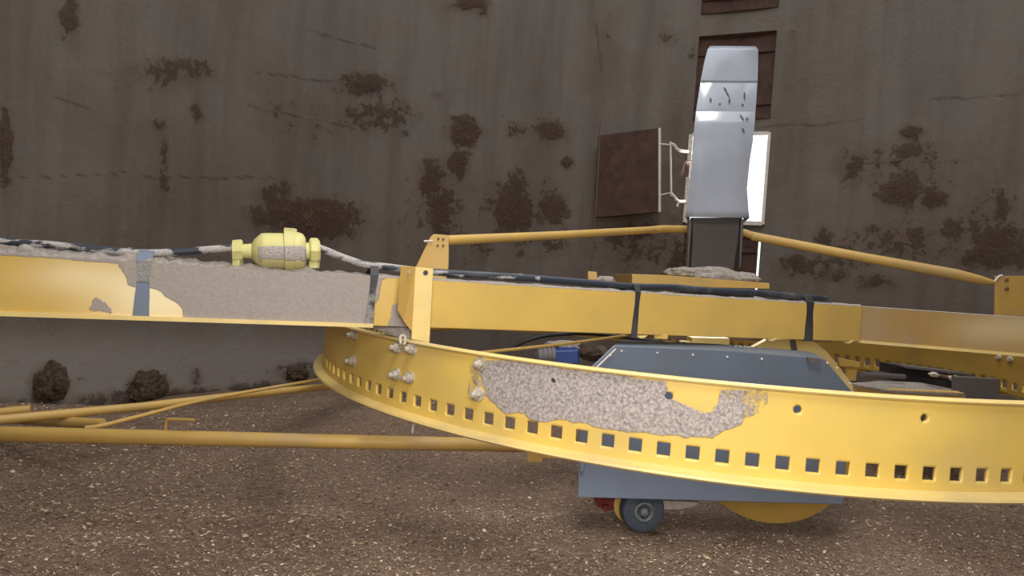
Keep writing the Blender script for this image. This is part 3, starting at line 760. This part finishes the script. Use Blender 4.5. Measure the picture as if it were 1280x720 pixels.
# dark duct below
dk = [(272, 863, 928), (300, 863, 926), (330, 861, 921), (345, 860, 920)]
mb = MB()
for (y, xl, xr) in dk:
    mb.v += [tuple(P(xl, y, 2.82)), tuple(P(xl+3, y, 2.66)), tuple(P(xr-3, y, 2.66)), tuple(P(xr, y, 2.82))]
for i in range(3):
    for q in range(4): mb.f.append((i*4+q, i*4+(q+1) % 4, (i+1)*4+(q+1) % 4, (i+1)*4+q))
mb.build('duct', M['duct'], ct, bevel=.004)
for (x0, x1) in ((860.5, 863.5), (925.5, 929)):
    plate(ct, [(x0+1, 274), (x1+1, 274), (x1-3, 334), (x0-1, 334)], 2.655, (0, .03, 0), 'corner_rail', M['greyp'])
def mound(parent, px, py, rx, ry, d, seed, mat='dust', nm='dust_heap', lab=None, dr=.08):
    import bmesh
    c = P(px, py, d); s = d/F; bm = bmesh.new(); bmesh.ops.create_icosphere(bm, subdivisions=4, radius=1); mb = MB()
    for v in bm.verts:
        q = v.co*(1+.22*fb(v.co.x*1.3+seed, v.co.y*1.3, v.co.z*1.3, 5)); mb.v.append(tuple(c+Vector((q.x*rx*s, q.y*dr, q.z*ry*s))))
    mb.f = [tuple(v.index for v in f.verts) for f in bm.faces]; bm.free()
    return mb.build(nm, M[mat], parent, smooth=True, label=lab)
plate(ct, [(790, 342.5), (832, 344), (962, 354), (962, 361), (790, 357)], 2.5, (0, .45, 0), 'base_plate', M['pipe'])
for q_ in ((893, 345, 36, 12, 2.58, 3), (853, 341, 20, 7, 2.6, 7), (925, 348, 24, 8, 2.6, 11)): mound(ct, *q_, lab='heap of grey silage dust')
tb = thing('pipe_lug', 'small yellow lug with dust beside it, left of the base plate above cable', 'lug', P(740, 350, 2.3))
plate(tb, [(735, 339), (746, 340), (747, 352), (735, 351)], 2.3, (0, .02, 0), 'lug_plate', M['pipe'])
mound(tb, 757, 350, 12, 5, 2.3, 5, dr=.03)

# ------------------------------------------------------------------ parts under the beam, inside the ring
cf = thing('center_frame', 'yellow centre frame plates between beam and grey housing, partly hidden', 'frame', P(970, 450, 2.3))  # plates take the lighter lip yellow to offset the beam's shade
plate(cf, [(850, 426), (864, 427), (864, 439), (851, 437)], 2.28, (0, .02, 0), 'lug', M['lip'])
MB().lathe(P(854.5, 430, 2.277), (0, -1, 0), [(0, .008), (.001, .008)], 12).build('lug_hole', M['black'], cf)
plate(cf, [(865, 422), (912, 423), (912, 441), (865, 439)], 2.30, (0, .08, 0), 'block', M['lip'])
plate(cf, [(921, 445), (960, 424), (1013, 424), (1034, 440), (1052, 462), (1066, 482), (1070, 505), (1000, 505), (925, 460)], 2.32, (0, .03, 0), 'web_plate', M['lip'])
plate(cf, [(987, 424), (994, 424), (998, 447), (990, 447)], 2.315, (0, -.004, 0), 'strip', M['greyp'])
plate(cf, [(800, 415), (1040, 420), (1040, 428), (800, 423)], 2.5, (0, .1, 0), 'cross_member', M['rustframe'])

ho = thing('auger_housing', 'blue-grey galvanised sheet metal housing inside the drive ring, showing above and below it', 'housing', P(890, 628, 1.8))
def hp(x, y):   # housing front plane
    return P(x, y, 1.76+(x-724)/330*.10)
nn = Vector((.16, 1, 0)).normalized()
MB().prism([hp(724, 540), hp(722.5, 622), hp(1054, 631), hp(1060, 540), hp(900, 515), hp(740, 500)], nn*.25).build('side_panel', M['galv'], ho, bevel=.003)
q0 = [(731, 466), (767, 431.5), (900, 437), (1021, 447), (1031, 449), (1074, 500), (1074, 520), (731, 520)]
MB().prism([P(x, y, 1.80+(x-724)/330*.10) for x, y in q0], Vector((.3, 1, 0)).normalized()*.2).build('hood', M['hood'], ho, bevel=.004)
MB().prism([P(742, 461.5, 1.79), P(744, 462.5, 1.79), P(770.5, 436.5, 1.79), P(769, 435.5, 1.79)], (0, .004, 0)).build('bright_edge', M['steel'], ho)
for (x, y) in ((777, 438.5), (821.5, 441), (866, 443.5), (909, 446), (952, 448.5), (1034, 453.5), (1046, 460), (1062, 479), (763, 444)):
    MB().lathe(P(x, y, 1.798+(x-724)/330*.10), (0, -1, 0), [(0, .0035), (.003, .003)], 8).build('rivet', M['steel'], ho)
MB().prism([P(1008, 446, 1.87), P(1026, 448.5, 1.87), P(1024, 454, 1.87), P(1010, 453, 1.87)], (0, -.006, 0)).build('top_clip', M['greyp'], ho)
plate(ho, [(725, 577), (731, 577), (729, 589), (725, 589)], 1.755, (0, -.006, 0), 'corner_bracket', M['galv'])
plate(ho, [(829, 626), (874, 628), (868, 633), (850, 637), (829, 637)], 1.9, (0, .1, 0), 'deflector', M['steel'])
# wheel
wc = P(805, 647, 1.80); wr = (668-626)/2/F*1.8*1.38
wc = P(805, 640, 1.80)
def sub(mb, name, mat, par, gp, **k):      # sub-part below a part mesh that itself sits at gp's origin
    o = mb.build(name, mat, None, **k); o.data.transform(Matrix.Translation(-gp.location)); o.parent = par; return o
ax = Vector((.10, -1, 0)).normalized(); R = .066
tyre = MB().lathe(wc+ax*-.045, ax, [(0, R*.80), (.004, R*.93), (.014, R), (.034, R), (.044, R*.93), (.048, R*.80), (.046, R*.5)], 48).build('wheel', M['tyre'], ho, smooth=True, label='small grey-black rubber support wheel')
sub(MB().lathe(wc, ax, [(-.01, .030), (.004, .030), (.006, .026), (.001, .020), (.001, .012), (.010, .011), (.012, .008)], 32), 'hub', M['hub'], tyre, ho, smooth=True)
sub(MB().lathe(wc-ax*.06+Vector((-.022, 0, 0)), ax, [(0, R*.8), (.01, R*.85)], 32), 'back_rim', M['disc'], tyre, ho, smooth=True)
rd = plate(ho, [(742, 622), (770, 624), (768, 637), (758, 639), (745, 632)], 1.86, (0, .03, 0), 'red_bracket', M['red'])
sub(MB().lathe(P(757, 634, 1.86), (0, -1, 0), [(0, .012), (.012, .010)], 10), 'nut', M['red'], rd, ho)
# yellow disc
dc = P(965, 556, 1.95); rdisc = 98/F*1.95
dd_ = MB().lathe(dc, Vector((-.15, -1, 0)), [(-.004, rdisc-.003), (0, rdisc), (.006, rdisc), (.008, rdisc-.004), (.0085, .02)], 96).build('cutter_disc', M['disc'], ho, smooth=True, label='large yellow steel disc')
sub(MB().lathe(dc, Vector((.15, 1, 0)), [(0, .05), (.05, .05)], 24), 'hub', M['hub'], dd_, ho, smooth=True)
# motor left of the hood
mo = thing('drive_motor', 'small blue and grey motor seen through the gap left of the housing hood', 'motor', P(705, 455, 2.2))
a_, b_ = P(668, 446, 2.2), P(694, 445, 2.2); axm = (b_-a_).normalized(); lm_ = (b_-a_).length
MB().lathe(a_, axm, [(0, .012), (.2*lm_, .03), (lm_, .032)], 20).build('end_cover', M['greyp'], mo, smooth=True)
for q in range(3):
    MB().lathe(a_+axm*lm_*(.45+.2*q), axm, [(0, .036), (.006, .036)], 20).build('fin', M['greyp'], mo, smooth=True)
plate(mo, [(692, 438), (724, 437), (724, 456), (692, 456)], 2.18, (0, .08, 0), 'motor_body', M['blue'], .006)
plate(mo, [(698, 434.5), (706, 434.5), (706, 439), (698, 439)], 2.2, (0, .02, 0), 'cap', M['blue'], .002)
mound(mo, 740, 440, 22, 10, 2.35, 21, mat='clump', nm='dust_lump'); mound(mo, 705, 431, 24, 5, 2.4, 22, nm='dust_lump')
solo(MB().tube([P(638, 436, 2.3), P(655, 427, 2.3), P(680, 420, 2.3), P(712, 417, 2.3), P(750, 418, 2.4), P(830, 428, 2.45)], .008, 10, sub=5), 'hose', M['black'], 'thin black hose arching above the blue motor', 'hose', smooth=True)
solo(MB().tube([P(600, 441, 1.85), P(700, 430.5, 1.98), P(795, 418, 2.1)], .005, 8), 'tie_rod', M['pipe'], 'thin yellow rod crossing the dark gap above the blue motor', 'rod', smooth=True)

# parts seen at right inside the ring
gb = thing('gearbox', 'black gearbox with a dusty yellow arm inside the drive ring at far right', 'gearbox', P(1160, 480, 3.0))
arm_ = plate(gb, [(1062, 479), (1110, 487), (1205, 491), (1215, 520), (1062, 512)], 2.6, (0, .05, 0), 'arm', M['pipe'])
mb = MB(); mb.prism([P(1062, 479, 2.59), P(1110, 488, 2.59), P(1206, 492, 2.59), P(1190, 486, 2.9), P(1150, 478, 2.9), P(1100, 476, 2.9)], (0, 0, -.01)); sub(mb, 'dusty_top', M['dust'], arm_, gb)
MB().tube([P(1078, 468, 2.7), P(1130, 471, 2.8)], .012, 10).build('shaft', M['greyp'], gb, smooth=True)
plate(gb, [(1130, 459), (1178, 464), (1200, 474), (1200, 490), (1130, 480)], 2.95, (0, .2, 0), 'casing', M['black'])
plate(gb, [(1131, 457), (1250, 472), (1248, 475), (1131, 460)], 2.9, (0, .1, 0), 'top_rail', M['greyp'])
mound(gb, 1167, 468, 6, 3, 2.85, 31, 'bolt', 'fitting', dr=.02); mound(gb, 1192, 473, 6, 4, 2.85, 33, 'bolt', 'fitting', dr=.02)
MB().tube([P(1166, 468, 2.86), P(1192, 473, 2.86)], .009, 8).build('linkage', M['rustframe'], gb, smooth=True)
MB().tube([P(1192, 473, 2.86), P(1192, 486, 2.86)], .006, 8).build('pin', M['bolt'], gb, smooth=True)
mound(gb, 1190, 465, 38, 5, 3.1, 35, 'clump', 'dust_lump', dr=.05)
solo(MB().prism([P(1197, 471, 2.75), P(1250, 474, 2.75), P(1248, 505, 2.75), P(1197, 505, 2.75)], (0, .04, 0)), 'side_plate', M['greyp'], 'flat dark grey steel plate standing right of the black gearbox', 'plate', bevel=.002)
gt = thing('ring_guide', 'small dusty yellow guide bracket by the far ring holes right of the hood', 'bracket', P(1060, 470, 2.9))
plate(gt, [(1048, 447), (1076, 453), (1074, 459), (1050, 458)], 2.9, (0, .02, 0), 'guide_plate', M['pipe'])
plate(gt, [(1060, 457), (1072, 460), (1070, 476), (1058, 476)], 2.92, (0, .02, 0), 'guide_leg', M['pipe'])
plate(gt, [(1096, 466), (1118, 468), (1118, 474), (1096, 473)], 2.9, (0, .08, 0), 'guide_stop', M['black'])

# ------------------------------------------------------------------ lower pipes at left
pipe([P(-330, 535, 1.5), P(-60, 541, 1.60), P(300, 549, 1.72), P(656, 557, 1.87)], .0205, 'thick yellow lower pipe crossing in front of silage from left edge to ring', name='frame_pipe')
pipe([P(-250, 545, 1.6), P(-40, 528.5, 1.83), P(180, 508, 2.2), P(300, 494, 2.5), P(430, 481, 2.85)], .0155, 'yellow pipe sloping up right from the left edge to the ring', name='frame_pipe')
pipe([P(106, 535, 1.80), P(128, 532, 1.83), P(180, 519, 1.95), P(270, 497, 2.25), P(420, 471, 2.8)], .007, 'thin yellow rod bent low at its left end, crossing the sloping pipe', name='tie_rod', sub=4, n=10)
pipe([P(-200, 537, 1.75), P(-30, 518, 1.95), P(38, 511.5, 2.02)], .014, 'short yellow pipe end at the left edge above the sloping pipe', name='pipe_stub')
pipe([P(-120, 515, 2.35), P(30, 524, 2.1), P(90, 528, 2.02), P(128, 529, 1.98)], [.018, .018, .018, .015], 'short dusty yellow pipe end tucked beneath the sloping pipe', name='pipe_stub')
pipe([P(207, 545, 1.7), P(207.5, 529, 1.7), P(209, 525.5, 1.7), P(213, 524, 1.7), P(243, 525, 1.7)], .0045, 'small yellow L-shaped pin standing on the thick lower pipe', name='locking_pin', sub=4, n=10)
solo(MB().tube([P(515, 521, 1.58), P(516.5, 530, 1.575), P(515.5, 541, 1.58)], .003, 8), 'cable_tie', M['tie'], 'short white tie hanging beneath the drive ring flange', 'tie', smooth=True)
lg = thing('pipe_hanger', 'small yellow hanger tab under the ring at the right end of the lower pipe', 'bracket', P(668, 578, 1.86))
plate(lg, [(658, 552), (679, 553), (678, 578), (659, 578)], 1.86, (0, .012, 0), 'tab', M['pipe'])
plate(lg, [(676, 562), (726, 569), (726, 574), (676, 573)], 1.9, (0, .02, 0), 'arm', M['pipe'])

# ------------------------------------------------------------------ light
w = bpy.data.worlds.new('World'); bpy.context.scene.world = w; w.use_nodes = True
bg = w.node_tree.nodes['Background']; bg.inputs[0].default_value = (.90, .95, 1.0, 1); bg.inputs[1].default_value = 1.5
LK = .9
M['chute'].node_tree.nodes['Principled BSDF'].inputs['Specular IOR Level'].default_value = 1.0
def area(loc, tgt, size, power, col=(1, 1, 1), sy=None):
    l = bpy.data.lights.new('area_lamp', 'AREA'); l.size = size; l.energy = power*LK; l.color = col
    if sy: l.shape = 'RECTANGLE'; l.size_y = sy
    o = bpy.data.objects.new('area_lamp', l); C.objects.link(o); o.location = loc
    o.rotation_euler = (Vector(tgt)-Vector(loc)).to_track_quat('-Z', 'Y').to_euler(); return o
area((.1, .35, CZ+1.7), (.55, 1.6, .45), .7, 32, (1, .97, .93))
area((.12, -.05, CZ+.25), (.5, 3, .5), .6, 25, (1, .98, .96))  # unseen fill behind the camera, added to brighten upright faces and low wall
area((.95, 2.3, CZ+3.9), (.95, 2.3, 0), 1.3, 60, (1, .98, .96))  # unseen overhead source, added to raise the chute highlight
hc = cp_(WR+.6, (phL+phR)/2, (hz[0][0]+hz[0][1])/2)
area(hc, cp_(0, 0, hc.z), .9, 130, (1, .97, .93))

# ------------------------------------------------------------------ camera
cam = bpy.data.cameras.new('camera'); cam.sensor_width = 36; cam.lens = 36*F/1280; cam.clip_start = .02
co = bpy.data.objects.new('camera', cam); C.objects.link(co); co.location = (0, 0, CZ)
fw = Vector((0, cp, -sp)); r0 = Vector((1, 0, 0)); u0 = Vector((0, sp, cp))
rt = r0*cr+u0*sr; up = -r0*sr+u0*cr
from mathutils import Matrix
co.rotation_euler = Matrix((rt, up, -fw)).transposed().to_euler()
bpy.context.scene.camera = co
vs_ = bpy.context.scene.view_settings; vs_.view_transform = 'Standard'; vs_.look = 'None'; vs_.exposure = 0; vs_.gamma = 1
